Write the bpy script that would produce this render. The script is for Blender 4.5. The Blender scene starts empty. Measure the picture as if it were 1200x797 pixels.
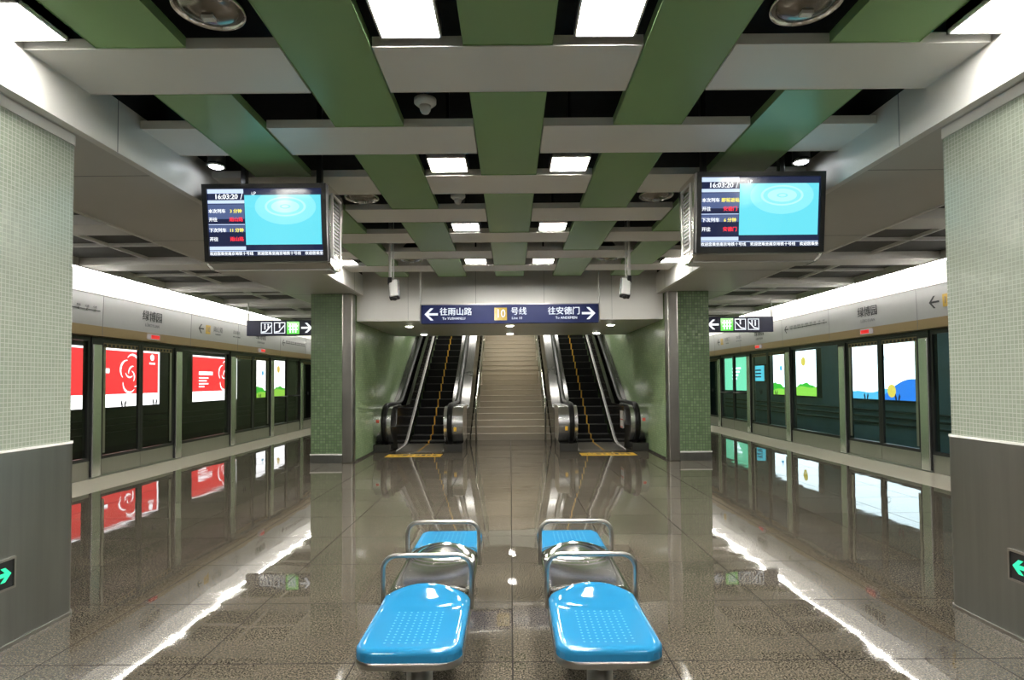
import bpy, bmesh, math, random
from mathutils import Matrix, Vector, Euler
random.seed(7)
SC = bpy.context.scene
COL = SC.collection
PI = math.pi

# ------------------------------------------------------------------ materials
def new_mat(name):
    m = bpy.data.materials.new(name); m.use_nodes = True
    nt = m.node_tree; nt.nodes.clear()
    out = nt.nodes.new('ShaderNodeOutputMaterial')
    return m, nt, out

def N(nt, t, **kw):
    n = nt.nodes.new(t)
    for k, v in kw.items(): setattr(n, k, v)
    return n

def math_node(nt, op, a, b=None, c=None):
    n = N(nt, 'ShaderNodeMath', operation=op)
    for i, v in enumerate((a, b, c)):
        if v is None: continue
        if isinstance(v, (int, float)): n.inputs[i].default_value = v
        else: nt.links.new(v, n.inputs[i])
    return n.outputs[0]

def pbr(name, col, rough=0.5, metal=0.0, noise=0.0, nscale=20, spec=None, coat=0.0, bump=0.0, rough_var=0.0, stretch=None):
    m, nt, out = new_mat(name)
    p = N(nt, 'ShaderNodeBsdfPrincipled')
    p.inputs['Base Color'].default_value = (*col, 1)
    p.inputs['Roughness'].default_value = rough
    p.inputs['Metallic'].default_value = metal
    if spec is not None: p.inputs['Specular IOR Level'].default_value = spec
    p.inputs['Coat Weight'].default_value = coat
    p.inputs['Coat Roughness'].default_value = 0.05
    if noise or bump or rough_var:
        tc = N(nt, 'ShaderNodeNewGeometry')
        src = tc.outputs['Position']
        if stretch:
            mp = N(nt, 'ShaderNodeMapping'); mp.inputs['Scale'].default_value = stretch
            nt.links.new(src, mp.inputs['Vector']); src = mp.outputs[0]
        nz = N(nt, 'ShaderNodeTexNoise'); nz.inputs['Scale'].default_value = nscale
        nz.inputs['Detail'].default_value = 4
        nt.links.new(src, nz.inputs['Vector'])
        if noise:
            mx = N(nt, 'ShaderNodeMix', data_type='RGBA')
            mx.inputs[6].default_value = (*[c * (1 - noise) for c in col], 1)
            mx.inputs[7].default_value = (*[min(1, c * (1 + noise)) for c in col], 1)
            nt.links.new(nz.outputs['Fac'], mx.inputs[0])
            nt.links.new(mx.outputs[2], p.inputs['Base Color'])
        if rough_var:
            r = math_node(nt, 'MULTIPLY_ADD', nz.outputs['Fac'], rough_var, rough - rough_var / 2)
            nt.links.new(r, p.inputs['Roughness'])
        if bump:
            b = N(nt, 'ShaderNodeBump'); b.inputs['Strength'].default_value = bump
            b.inputs['Distance'].default_value = 0.01
            nt.links.new(nz.outputs['Fac'], b.inputs['Height'])
            nt.links.new(b.outputs[0], p.inputs['Normal'])
    nt.links.new(p.outputs[0], out.inputs[0])
    return m

def emis(name, col, s):
    m, nt, out = new_mat(name)
    e = N(nt, 'ShaderNodeEmission'); e.inputs[0].default_value = (*col, 1); e.inputs[1].default_value = s
    nt.links.new(e.outputs[0], out.inputs[0])
    return m

def screen_mat(name, col, s, rough=0.1):
    """a lit panel behind a glossy sheet"""
    m, nt, out = new_mat(name)
    p = N(nt, 'ShaderNodeBsdfPrincipled')
    p.inputs['Base Color'].default_value = (0.01, 0.01, 0.01, 1); p.inputs['Roughness'].default_value = rough
    p.inputs['Emission Color'].default_value = (*col, 1); p.inputs['Emission Strength'].default_value = s
    nt.links.new(p.outputs[0], out.inputs[0])
    return m

def mosaic(name, c0, c1, grout, size=0.025, rough=0.22, gap=0.09):
    """small glazed square tiles with pale grout; every tile its own shade"""
    m, nt, out = new_mat(name)
    g = N(nt, 'ShaderNodeNewGeometry'); s = N(nt, 'ShaderNodeSeparateXYZ')
    nt.links.new(g.outputs['Position'], s.inputs[0])
    u = math_node(nt, 'DIVIDE', math_node(nt, 'ADD', s.outputs[0], s.outputs[1]), size)
    v = math_node(nt, 'DIVIDE', s.outputs[2], size)
    fu, fv = math_node(nt, 'FRACT', u), math_node(nt, 'FRACT', v)
    du = math_node(nt, 'MINIMUM', fu, math_node(nt, 'SUBTRACT', 1.0, fu))
    dv = math_node(nt, 'MINIMUM', fv, math_node(nt, 'SUBTRACT', 1.0, fv))
    d = math_node(nt, 'MINIMUM', du, dv)
    mask = math_node(nt, 'GREATER_THAN', d, gap)
    cb = N(nt, 'ShaderNodeCombineXYZ')
    nt.links.new(math_node(nt, 'FLOOR', u), cb.inputs[0]); nt.links.new(math_node(nt, 'FLOOR', v), cb.inputs[1])
    wn = N(nt, 'ShaderNodeTexWhiteNoise', noise_dimensions='2D'); nt.links.new(cb.outputs[0], wn.inputs['Vector'])
    mx = N(nt, 'ShaderNodeMix', data_type='RGBA'); mx.inputs[6].default_value = (*c0, 1); mx.inputs[7].default_value = (*c1, 1)
    nt.links.new(wn.outputs['Value'], mx.inputs[0])
    mg = N(nt, 'ShaderNodeMix', data_type='RGBA'); mg.inputs[6].default_value = (*grout, 1)
    nt.links.new(mx.outputs[2], mg.inputs[7]); nt.links.new(mask, mg.inputs[0])
    p = N(nt, 'ShaderNodeBsdfPrincipled')
    nt.links.new(mg.outputs[2], p.inputs['Base Color'])
    nt.links.new(math_node(nt, 'MULTIPLY_ADD', mask, rough - 0.6, 0.6), p.inputs['Roughness'])
    # each tile sits at a slightly different tilt
    sep = N(nt, 'ShaderNodeVectorMath', operation='SUBTRACT'); nt.links.new(wn.outputs['Color'], sep.inputs[0])
    sep.inputs[1].default_value = (0.5, 0.5, 0.5)
    sc = N(nt, 'ShaderNodeVectorMath', operation='SCALE'); nt.links.new(sep.outputs[0], sc.inputs[0]); sc.inputs['Scale'].default_value = 0.07
    ad = N(nt, 'ShaderNodeVectorMath', operation='ADD'); nt.links.new(g.outputs['Normal'], ad.inputs[0]); nt.links.new(sc.outputs[0], ad.inputs[1])
    nm = N(nt, 'ShaderNodeVectorMath', operation='NORMALIZE'); nt.links.new(ad.outputs[0], nm.inputs[0])
    nt.links.new(nm.outputs[0], p.inputs['Normal'])
    nt.links.new(p.outputs[0], out.inputs[0])
    return m

def granite(name, size=0.8):
    """polished speckled granite slabs with thin dark joints"""
    m, nt, out = new_mat(name)
    g = N(nt, 'ShaderNodeNewGeometry'); s = N(nt, 'ShaderNodeSeparateXYZ')
    nt.links.new(g.outputs['Position'], s.inputs[0])
    u = math_node(nt, 'DIVIDE', s.outputs[0], size)
    v = math_node(nt, 'DIVIDE', math_node(nt, 'ADD', s.outputs[1], 0.22), size)
    fu, fv = math_node(nt, 'FRACT', u), math_node(nt, 'FRACT', v)
    du = math_node(nt, 'MINIMUM', fu, math_node(nt, 'SUBTRACT', 1.0, fu))
    dv = math_node(nt, 'MINIMUM', fv, math_node(nt, 'SUBTRACT', 1.0, fv))
    mask = math_node(nt, 'LESS_THAN', math_node(nt, 'MINIMUM', du, dv), 0.0048)
    n1 = N(nt, 'ShaderNodeTexNoise'); n1.inputs['Scale'].default_value = 120; n1.inputs['Detail'].default_value = 3
    n2 = N(nt, 'ShaderNodeTexNoise'); n2.inputs['Scale'].default_value = 1.1; n2.inputs['Detail'].default_value = 5
    nt.links.new(g.outputs['Position'], n1.inputs['Vector']); nt.links.new(g.outputs['Position'], n2.inputs['Vector'])
    r1 = N(nt, 'ShaderNodeValToRGB'); r1.color_ramp.elements[0].position = 0.36; r1.color_ramp.elements[1].position = 0.66
    r1.color_ramp.elements[0].color = (0.024, 0.020, 0.0145, 1); r1.color_ramp.elements[1].color = (0.235, 0.205, 0.158, 1)
    nt.links.new(n1.outputs['Fac'], r1.inputs[0])
    n5 = N(nt, 'ShaderNodeTexNoise'); n5.inputs['Scale'].default_value = 55; n5.inputs['Detail'].default_value = 2
    nt.links.new(g.outputs['Position'], n5.inputs['Vector'])
    # per slab tone and scuffed grey patches
    cb = N(nt, 'ShaderNodeCombineXYZ'); nt.links.new(math_node(nt, 'FLOOR', u), cb.inputs[0]); nt.links.new(math_node(nt, 'FLOOR', v), cb.inputs[1])
    wn = N(nt, 'ShaderNodeTexWhiteNoise', noise_dimensions='2D'); nt.links.new(cb.outputs[0], wn.inputs['Vector'])
    tone = math_node(nt, 'ADD', math_node(nt, 'MULTIPLY_ADD', wn.outputs['Value'], 0.22, math_node(nt, 'MULTIPLY_ADD', n5.outputs['Fac'], 1.1, -0.20)), math_node(nt, 'MULTIPLY', n2.outputs['Fac'], 0.75))
    tone = math_node(nt, 'MULTIPLY', tone, 1.0)
    tn = N(nt, 'ShaderNodeVectorMath', operation='SCALE'); nt.links.new(r1.outputs[0], tn.inputs[0]); nt.links.new(tone, tn.inputs['Scale'])
    mj = N(nt, 'ShaderNodeMix', data_type='RGBA'); nt.links.new(tn.outputs[0], mj.inputs[6]); mj.inputs[7].default_value = (0.02, 0.017, 0.014, 1)
    nt.links.new(mask, mj.inputs[0])
    p = N(nt, 'ShaderNodeBsdfPrincipled'); nt.links.new(mj.outputs[2], p.inputs['Base Color'])
    nt.links.new(math_node(nt, 'MULTIPLY_ADD', mask, -0.5, 0.55), p.inputs['Specular IOR Level'])
    # worn, scuffed patches are duller and a little paler
    n4 = N(nt, 'ShaderNodeTexNoise'); n4.inputs['Scale'].default_value = 2.6; n4.inputs['Detail'].default_value = 7; n4.inputs['Roughness'].default_value = 0.65
    mp4 = N(nt, 'ShaderNodeMapping'); mp4.inputs['Scale'].default_value = (0.6, 1.6, 1); nt.links.new(g.outputs['Position'], mp4.inputs['Vector'])
    nt.links.new(mp4.outputs[0], n4.inputs['Vector'])
    r4 = N(nt, 'ShaderNodeValToRGB'); r4.color_ramp.elements[0].position = 0.47; r4.color_ramp.elements[1].position = 0.68
    nt.links.new(n4.outputs['Fac'], r4.inputs[0])
    rg = math_node(nt, 'MULTIPLY_ADD', n2.outputs['Fac'], 0.05, -0.008)
    rg = math_node(nt, 'ADD', rg, math_node(nt, 'MULTIPLY', r4.outputs[0], 0.06))
    nt.links.new(math_node(nt, 'MULTIPLY_ADD', mask, 0.6, rg), p.inputs['Roughness'])
    n3 = N(nt, 'ShaderNodeTexNoise'); n3.inputs['Scale'].default_value = 1.7; n3.inputs['Detail'].default_value = 1
    nt.links.new(g.outputs['Position'], n3.inputs['Vector'])
    # slabs are laid not quite level
    sb = N(nt, 'ShaderNodeVectorMath', operation='SUBTRACT'); nt.links.new(wn.outputs['Color'], sb.inputs[0]); sb.inputs[1].default_value = (.5, .5, .5)
    sc = N(nt, 'ShaderNodeVectorMath', operation='SCALE'); nt.links.new(sb.outputs[0], sc.inputs[0]); sc.inputs['Scale'].default_value = 0.004
    bp = N(nt, 'ShaderNodeBump'); bp.inputs['Strength'].default_value = 0.11; bp.inputs['Distance'].default_value = 0.012
    nt.links.new(n3.outputs['Fac'], bp.inputs['Height'])
    ad = N(nt, 'ShaderNodeVectorMath', operation='ADD'); nt.links.new(bp.outputs[0], ad.inputs[0]); nt.links.new(sc.outputs[0], ad.inputs[1])
    nm = N(nt, 'ShaderNodeVectorMath', operation='NORMALIZE'); nt.links.new(ad.outputs[0], nm.inputs[0])
    nt.links.new(nm.outputs[0], p.inputs['Normal'])
    nt.links.new(p.outputs[0], out.inputs[0])
    return m

def glass(name, tint, refl=1.0):
    m, nt, out = new_mat(name)
    t = N(nt, 'ShaderNodeBsdfTransparent'); t.inputs[0].default_value = (*tint, 1)
    gl = N(nt, 'ShaderNodeBsdfGlossy'); gl.inputs['Roughness'].default_value = 0.02
    gl.inputs[0].default_value = (0.9, 0.95, 0.95, 1)
    fr = N(nt, 'ShaderNodeFresnel'); fr.inputs[0].default_value = 1.5
    mx = N(nt, 'ShaderNodeMixShader')
    ge = N(nt, 'ShaderNodeNewGeometry')          # only the face first met reflects
    front = math_node(nt, 'SUBTRACT', 1.0, ge.outputs['Backfacing'])
    nt.links.new(math_node(nt, 'MULTIPLY', math_node(nt, 'MULTIPLY', fr.outputs[0], refl), front), mx.inputs[0]); nt.links.new(t.outputs[0], mx.inputs[1]); nt.links.new(gl.outputs[0], mx.inputs[2])
    nt.links.new(mx.outputs[0], out.inputs[0])
    return m

def dotted_blue(name):
    """glossy blue seat with a field of small round dimples"""
    m, nt, out = new_mat(name)
    tc = N(nt, 'ShaderNodeTexCoord'); s = N(nt, 'ShaderNodeSeparateXYZ'); nt.links.new(tc.outputs['Object'], s.inputs[0])
    size = 0.027
    def cell(o): return math_node(nt, 'SUBTRACT', math_node(nt, 'FRACT', math_node(nt, 'DIVIDE', o, size)), 0.5)
    cx, cy = cell(s.outputs[0]), cell(s.outputs[1])
    d = math_node(nt, 'SQRT', math_node(nt, 'ADD', math_node(nt, 'MULTIPLY', cx, cx), math_node(nt, 'MULTIPLY', cy, cy)))
    hole = math_node(nt, 'LESS_THAN', d, 0.17)
    inx = math_node(nt, 'LESS_THAN', math_node(nt, 'ABSOLUTE', s.outputs[0]), 0.108)
    iny = math_node(nt, 'LESS_THAN', math_node(nt, 'ABSOLUTE', math_node(nt, 'SUBTRACT', s.outputs[1], 0.216)), 0.162)
    h = math_node(nt, 'MULTIPLY', hole, math_node(nt, 'MULTIPLY', inx, iny))
    mx = N(nt, 'ShaderNodeMix', data_type='RGBA'); nt.links.new(h, mx.inputs[0])
    mx.inputs[6].default_value = (0.022, 0.215, 0.43, 1); mx.inputs[7].default_value = (0.09, 0.38, 0.60, 1)
    p = N(nt, 'ShaderNodeBsdfPrincipled'); nt.links.new(mx.outputs[2], p.inputs['Base Color'])
    p.inputs['Roughness'].default_value = 0.09
    b = N(nt, 'ShaderNodeBump'); b.inputs['Strength'].default_value = 0.5; b.inputs['Distance'].default_value = 0.004; b.invert = True
    nt.links.new(h, b.inputs['Height']); nt.links.new(b.outputs[0], p.inputs['Normal'])
    nt.links.new(p.outputs[0], out.inputs[0])
    return m

M = {}
M['granite'] = granite('polished_granite')
M['edge_stone'] = pbr('pale_edge_stone', (0.62, 0.57, 0.49), 0.15, noise=0.15, nscale=60)
M['tile_pale'] = mosaic('pale_mosaic', (0.275, 0.31, 0.25), (0.31, 0.345, 0.28), (0.39, 0.41, 0.35), gap=0.08, rough=0.22)
M['tile_green'] = mosaic('green_mosaic', (0.13, 0.20, 0.105), (0.19, 0.27, 0.15), (0.08, 0.115, 0.065), size=0.05, rough=0.2)
M['tile_wall'] = mosaic('green_wall_mosaic', (0.30, 0.42, 0.22), (0.40, 0.53, 0.30), (0.12, 0.18, 0.085), size=0.04, rough=0.15)
M['steel'] = pbr('brushed_steel', (0.50, 0.49, 0.46), 0.32, 1.0, noise=0.06, nscale=6, stretch=(8, 8, .4), rough_var=0.1)
M['bright_steel'] = pbr('bright_brushed_steel', (0.80, 0.81, 0.82), 0.24, 1.0, noise=0.05, nscale=6, stretch=(8, 8, .4))
M['kick'] = pbr('brushed_kick_plate', (0.49, 0.48, 0.465), 0.36, 1.0, noise=0.06, nscale=6, stretch=(8, 8, .4))
M['cladding'] = pbr('grey_metal_cladding', (0.05, 0.05, 0.047), 0.14, 0.3, noise=0.1, nscale=6)
M['steel_dark'] = pbr('dull_steel_cladding', (0.36, 0.375, 0.355), 0.33, 1.0, noise=0.14, nscale=4, stretch=(6, 6, .3), rough_var=0.12)
M['chrome'] = pbr('polished_steel', (0.72, 0.71, 0.68), 0.12, 1.0)
M['white_panel'] = pbr('white_painted_metal', (0.84, 0.83, 0.80), 0.38, noise=0.02, nscale=3)
M['grey_panel'] = pbr('grey_painted_metal', (0.66, 0.65, 0.62), 0.4, noise=0.03, nscale=2)
M['header_panel'] = pbr('silver_header_panel', (0.39, 0.39, 0.40), 0.35, 0.3)
M['green_panel'] = pbr('green_painted_metal', (0.25, 0.42, 0.18), 0.32, noise=0.05, nscale=3)
M['void'] = pbr('black_ceiling_void', (0.035, 0.04, 0.043), 0.9, noise=0.3, nscale=8)
M['mesh_dark'] = pbr('dark_mesh_panel', (0.075, 0.078, 0.075), 0.7, noise=0.3, nscale=150)
M['black'] = pbr('black_plastic', (0.012, 0.012, 0.013), 0.35)
M['black_metal'] = pbr('black_metal_frame', (0.025, 0.026, 0.027), 0.3)
M['rubber'] = pbr('black_rubber', (0.006, 0.006, 0.006), 0.4, spec=.2)
M['dark_glass'] = pbr('dark_balustrade', (0.018, 0.017, 0.015), 0.12)
M['step_metal'] = pbr('dark_escalator_step', (0.006, 0.006, 0.006), 0.5, noise=0.3, nscale=40, spec=.2)
M['step_edge'] = pbr('worn_step_edge', (0.13, 0.13, 0.12), 0.4, 0.6)
M['floor_plate'] = pbr('ribbed_floor_plate', (0.28, 0.26, 0.23), 0.3, 1.0, noise=0.2, nscale=60)
M['yellow'] = pbr('yellow_paint', (0.75, 0.45, 0.03), 0.5)
M['yellow_line'] = pbr('yellow_demarcation', (0.85, 0.50, 0.06), 0.5)
M['stair_stone'] = pbr('pale_stair_stone', (0.50, 0.44, 0.35), 0.22, noise=0.2, nscale=90)
M['stair_nosing'] = pbr('light_stair_nosing', (0.66, 0.60, 0.50), 0.3)
M['gold'] = pbr('gold_band', (0.30, 0.215, 0.115), 0.32, 0.4)
M['navy'] = pbr('navy_sign_face', (0.008, 0.013, 0.06), 0.4, spec=.25)
M['ink_navy'] = pbr('dark_sign_face', (0.011, 0.013, 0.042), 0.4, spec=.3)
M['white_lit'] = screen_mat('lit_white_lettering', (0.85, 0.92, 1.0), 0.85)
M['sign_yellow'] = screen_mat('lit_yellow_square', (0.9, 0.6, 0.06), 0.55)
M['sign_green'] = screen_mat('lit_green_square', (0.10, 0.75, 0.05), 0.8)
M['ink'] = pbr('black_lettering', (0.03, 0.03, 0.035), 0.5)
M['ink_grey'] = pbr('grey_lettering', (0.18, 0.18, 0.19), 0.5)
M['ink_gold'] = pbr('gold_lettering', (0.5, 0.33, 0.06), 0.5)
M['lamp_red'] = screen_mat('red_indicator', (0.8, 0.02, 0.02), 0.7)
M['lamp_white'] = screen_mat('pale_lamp_shell', (0.9, 0.8, 0.75), 0.25)
M['glass'] = glass('screen_door_glass', (0.87, 0.87, 0.865))
M['glass_teal'] = glass('teal_screen_door_glass', (0.84, 0.95, 0.97))
M['glass_clear'] = glass('clear_glass', (0.9, 0.93, 0.92))
M['tunnel'] = pbr('dark_tunnel_wall', (0.05, 0.049, 0.047), 0.7, noise=0.3, nscale=2)
M['tunnel_teal_lit'] = pbr('teal_lit_tunnel_wall', (0.16, 0.21, 0.22), 0.6, noise=0.25, nscale=2)  # paler and teal: the cool light on the right wall is in the colour
M['duct'] = pbr('dark_cable_duct', (0.03, 0.03, 0.028), 0.5)
M['lamp'] = emis('square_lamp_diffuser', (1.0, 0.97, 0.90), 130)
M['lamp_side'] = emis('side_lamp_diffuser', (1.0, 0.97, 0.90), 45)
M['tube'] = emis('cove_tube', (1.0, 0.965, 0.88), 120)
M['down'] = emis('downlight_disc', (1.0, 0.96, 0.88), 45)
M['down_blue'] = emis('cool_downlight_disc', (0.92, 0.96, 1.0), 14)
M['tunnel_fill'] = emis('cool_tunnel_fill', (0.5, 0.9, 1.0), 34)
M['cove'] = screen_mat('backlit_cove_board', (1.0, 0.96, 0.87), 1.15, 0.5)  # the board itself emits, an even glow beside the tubes
M['reflector'] = pbr('smoked_lamp_reflector', (0.22, 0.20, 0.17), 0.18, 0.8)
M['cctv_white'] = pbr('off_white_camera_shell', (0.70, 0.70, 0.68), 0.35)
M['post_red'] = screen_mat('red_poster_light', (0.92, 0.04, 0.045), 1.35, 0.3)
M['post_white'] = screen_mat('white_poster_light', (0.97, 0.97, 1.0), 2.3, 0.3)
M['post_cyan'] = screen_mat('pale_cyan_poster_light', (0.72, 0.93, 1.0), 1.35, 0.3)
M['post_blue'] = screen_mat('blue_poster_light', (0.03, 0.22, 0.80), 1.0, 0.3)
M['post_sky'] = screen_mat('light_blue_poster_light', (0.12, 0.55, 0.90), 1.0, 0.3)
M['post_green'] = screen_mat('green_poster_light', (0.06, 0.55, 0.04), 1.0, 0.3)
M['post_lime'] = screen_mat('lime_poster_light', (0.35, 0.75, 0.08), 1.0, 0.3)
M['post_mint'] = screen_mat('mint_poster_light', (0.25, 0.85, 0.5), 1.0, 0.3)
M['post_yellow'] = screen_mat('yellow_poster_light', (0.9, 0.65, 0.10), 1.0, 0.3)
M['scr_navy'] = screen_mat('screen_navy', (0.012, 0.018, 0.06), 0.8)
M['scr_bar'] = screen_mat('screen_slate_bar', (0.09, 0.13, 0.28), 0.8)
M['scr_pale'] = screen_mat('screen_pale_bar', (0.55, 0.68, 0.95), 0.95)
M['scr_cyan'] = screen_mat('screen_cyan', (0.13, 0.66, 0.78), 0.92)
M['scr_cyan2'] = screen_mat('screen_light_cyan', (0.24, 0.75, 0.83), 0.92)
M['scr_cyan3'] = screen_mat('screen_pale_cyan', (0.42, 0.86, 0.90), 0.92)
M['scr_white'] = screen_mat('screen_white_text', (0.9, 0.95, 1.0), 1.0)
M['scr_yellow'] = screen_mat('screen_yellow_text', (0.95, 0.85, 0.12), 1.0)
M['scr_red'] = screen_mat('screen_red_text', (0.95, 0.04, 0.06), 1.0)
M['exit_green'] = screen_mat('exit_sign_green', (0.03, 0.85, 0.38), 1.1)
M['blue_seat'] = dotted_blue('blue_seat_shell')
M['sticker'] = pbr('dark_door_sticker', (0.02, 0.02, 0.03), 0.5)
M['notice'] = pbr('white_notice_paper', (0.75, 0.73, 0.70), 0.6)
M['notice_red'] = pbr('red_notice_mark', (0.6, 0.08, 0.05), 0.6)

# ------------------------------------------------------------------ mesh building
class MB:
    def __init__(s): s.bm = bmesh.new()
    def box(s, x0, x1, y0, y1, z0, z1, bevel=0.0, seg=2):
        x0, x1 = min(x0, x1), max(x0, x1); y0, y1 = min(y0, y1), max(y0, y1); z0, z1 = min(z0, z1), max(z0, z1)
        v = [s.bm.verts.new((x, y, z)) for x in (x0, x1) for y in (y0, y1) for z in (z0, z1)]
        fs = [s.bm.faces.new([v[i] for i in f]) for f in ((0, 1, 3, 2), (4, 6, 7, 5), (0, 4, 5, 1), (2, 3, 7, 6), (0, 2, 6, 4), (1, 5, 7, 3))]
        if bevel:
            es = {e for f in fs for e in f.edges}
            bmesh.ops.bevel(s.bm, geom=list(es), offset=bevel, segments=seg, affect='EDGES', profile=0.5)
        return s
    def prism(s, poly, axis, a0, a1, smooth=False):
        """poly: 2D points; axis 'x' -> (y,z) points, 'y' -> (x,z), 'z' -> (x,y)"""
        def P(p, a): return {'x': (a, p[0], p[1]), 'y': (p[0], a, p[1]), 'z': (p[0], p[1], a)}[axis]
        A = [s.bm.verts.new(P(p, a0)) for p in poly]; B = [s.bm.verts.new(P(p, a1)) for p in poly]
        fs = [s.bm.faces.new(A), s.bm.faces.new(B[::-1])]
        n = len(poly)
        for i in range(n):
            f = s.bm.faces.new((A[i], B[i], B[(i + 1) % n], A[(i + 1) % n])); f.smooth = smooth; fs.append(f)
        if smooth:
            for f in fs[:2]:
                for e in f.edges: e.smooth = False
            for i in range(n):
                e = s.bm.edges.get((A[i], B[i]))
                if len(e.link_faces) == 2 and e.calc_face_angle(0) > .6: e.smooth = False
        bmesh.ops.recalc_face_normals(s.bm, faces=fs)
        return s
    def tube(s, pts, r, seg=10, closed=False, flat=1.0):
        pts = [Vector(p) for p in pts]; rings = []; n = len(pts)
        up = None
        for i, p in enumerate(pts):
            a = pts[(i - 1) % n] if (closed or i > 0) else p
            b = pts[(i + 1) % n] if (closed or i < n - 1) else p
            t = (b - a).normalized()
            if up is None:
                up = Vector((0, 0, 1)) if abs(t.z) < 0.9 else Vector((1, 0, 0))
            u = (up - t * up.dot(t)).normalized(); w = t.cross(u); up = u
            rr = r[i] if isinstance(r, (list, tuple)) else r
            rings.append([s.bm.verts.new(p + u * math.cos(2 * PI * k / seg) * rr + w * math.sin(2 * PI * k / seg) * rr * flat) for k in range(seg)])
        fs = []
        m = n if closed else n - 1
        for i in range(m):
            A, B = rings[i], rings[(i + 1) % n]
            for k in range(seg):
                f = s.bm.faces.new((A[k], A[(k + 1) % seg], B[(k + 1) % seg], B[k])); f.smooth = True; fs.append(f)
        if not closed:
            fs += [s.bm.faces.new(rings[0][::-1]), s.bm.faces.new(rings[-1])]
        bmesh.ops.recalc_face_normals(s.bm, faces=fs)
        return s
    def lathe(s, prof, c, axis='z', seg=24, smooth=True):
        """prof: list of (r, h) revolved round an axis through c"""
        rings = []
        def P(r, h, a):
            x, y = r * math.cos(a), r * math.sin(a)
            d = {'z': (x, y, h), 'y': (x, h, y), 'x': (h, x, y)}[axis]
            return Vector(c) + Vector(d)
        for r, h in prof:
            rings.append([s.bm.verts.new(P(r, h, 2 * PI * k / seg)) for k in range(seg)] if r > 1e-6 else [s.bm.verts.new(P(0, h, 0))])
        fs = []
        for A, B in zip(rings, rings[1:]):
            for k in range(seg):
                q = [A[k % len(A)], A[(k + 1) % len(A)], B[(k + 1) % len(B)], B[k % len(B)]]
                q = list(dict.fromkeys(q))
                if len(q) > 2:
                    f = s.bm.faces.new(q); f.smooth = smooth; fs.append(f)
        for R, rev in ((rings[0], True), (rings[-1], False)):
            if len(R) > 2: fs.append(s.bm.faces.new(R[::-1] if rev else R))
        bmesh.ops.recalc_face_normals(s.bm, faces=fs)
        return s
    def text(s, body, size, loc, mat4=None, align='CENTER', bold=0.0, squash=1.0):
        """lettering facing -y, baseline-centred at loc"""
        me = text_mesh(body, size, align, 0.0)
        t = bmesh.new(); t.from_mesh(me)
        if bold:                                  # heavier strokes: the outline laid twice, a hair apart
            for dx, dy in ((bold * 1.2, bold * .6), (-bold * 1.2, -bold * .6)):
                t2 = me.copy(); t2.transform(Matrix.Translation((dx, dy, 0))); t.from_mesh(t2); bpy.data.meshes.remove(t2)
        T = Matrix.Translation(loc) @ (mat4 or Matrix.Identity(4)) @ Matrix.Rotation(PI / 2, 4, 'X') @ Matrix.Diagonal((squash, 1, 1, 1))
        bmesh.ops.transform(t, matrix=T, verts=t.verts)
        tmp = bpy.data.meshes.new('tmp'); t.to_mesh(tmp); t.free()
        s.bm.from_mesh(tmp); bpy.data.meshes.remove(tmp)
        return s
    def xform(s, mat4):
        bmesh.ops.transform(s.bm, matrix=mat4, verts=s.bm.verts); return s
    def build(s, name, mat, parent=None, loc=None, rot=None):
        me = bpy.data.meshes.new(name); s.bm.to_mesh(me); s.bm.free()
        me.materials.append(M[mat] if isinstance(mat, str) else mat)
        o = bpy.data.objects.new(name, me); COL.objects.link(o)
        if parent is not None: o.parent = parent
        if loc is not None: o.location = loc
        if rot is not None: o.rotation_euler = rot
        return o

_tc = {}
def text_mesh(body, size, align, bold):
    k = (body, size, align, bold)
    if k in _tc: return _tc[k]
    cu = bpy.data.curves.new('txt', 'FONT'); cu.body = body; cu.size = size; cu.align_x = align; cu.align_y = 'CENTER'
    cu.resolution_u = 2; cu.offset = bold; cu.extrude = 0.0012
    o = bpy.data.objects.new('txt', cu); COL.objects.link(o)
    dg = bpy.context.evaluated_depsgraph_get()
    me = bpy.data.meshes.new_from_object(o.evaluated_get(dg))
    bpy.data.objects.remove(o); bpy.data.curves.remove(cu)
    _tc[k] = me
    return me

def tag(o, label=None, cat=None, group=None, kind=None):
    if label: o['label'] = label
    if cat: o['category'] = cat
    if group: o['group'] = group
    if kind: o['kind'] = kind
    return o
def root(name, loc, label, cat, group=None, rz=0.0):
    o = bpy.data.objects.new(name, None); COL.objects.link(o); o.location = loc; o.rotation_euler = (0, 0, rz)
    o.empty_display_size = 0.1
    return tag(o, label, cat, group, 'thing')
def struct(o, label=None): return tag(o, label, None, None, 'structure')
def copy_tree(o, parent=None):
    c = o.copy(); COL.objects.link(c); c.parent = parent
    for ch in list(o.children): copy_tree(ch, c)
    return c
def quad(x0, x1, z0, z1, y, mb=None):
    """a thin plate facing -y"""
    mb = mb or MB(); mb.box(x0, x1, y, y + 0.003, z0, z1); return mb
def arrow(mb, x, z, s, y, d=1, w=0.17):
    """bold arrow pointing to +x (d=1) or -x (d=-1)"""
    t = s * w
    mb.prism([(x - d * s * .5, z - t * .5), (x + d * s * .38, z - t * .5), (x + d * s * .38, z + t * .5), (x - d * s * .5, z + t * .5)], 'y', y, y + .002)
    for k in (1, -1):
        mb.prism([(x + d * s * .5, z), (x + d * s * .05, z + k * s * .45), (x + d * s * .05 - d * t * 1.3, z + k * s * .45), (x + d * s * .5 - d * t * 1.3, z)], 'y', y - .0005, y + .0015)
    return mb
SIDE = {-1: 'left', 1: 'right'}

# ------------------------------------------------------------------ the setting
CEIL = 3.26      # underside of the woven ceiling
SOFF = 3.00      # underside of the side soffits
XF = 2.66        # inner fascia
XS = 3.93        # outer edge of the soffit
XP = 6.36        # platform screen doors
XT = 10.7        # track wall

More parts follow.
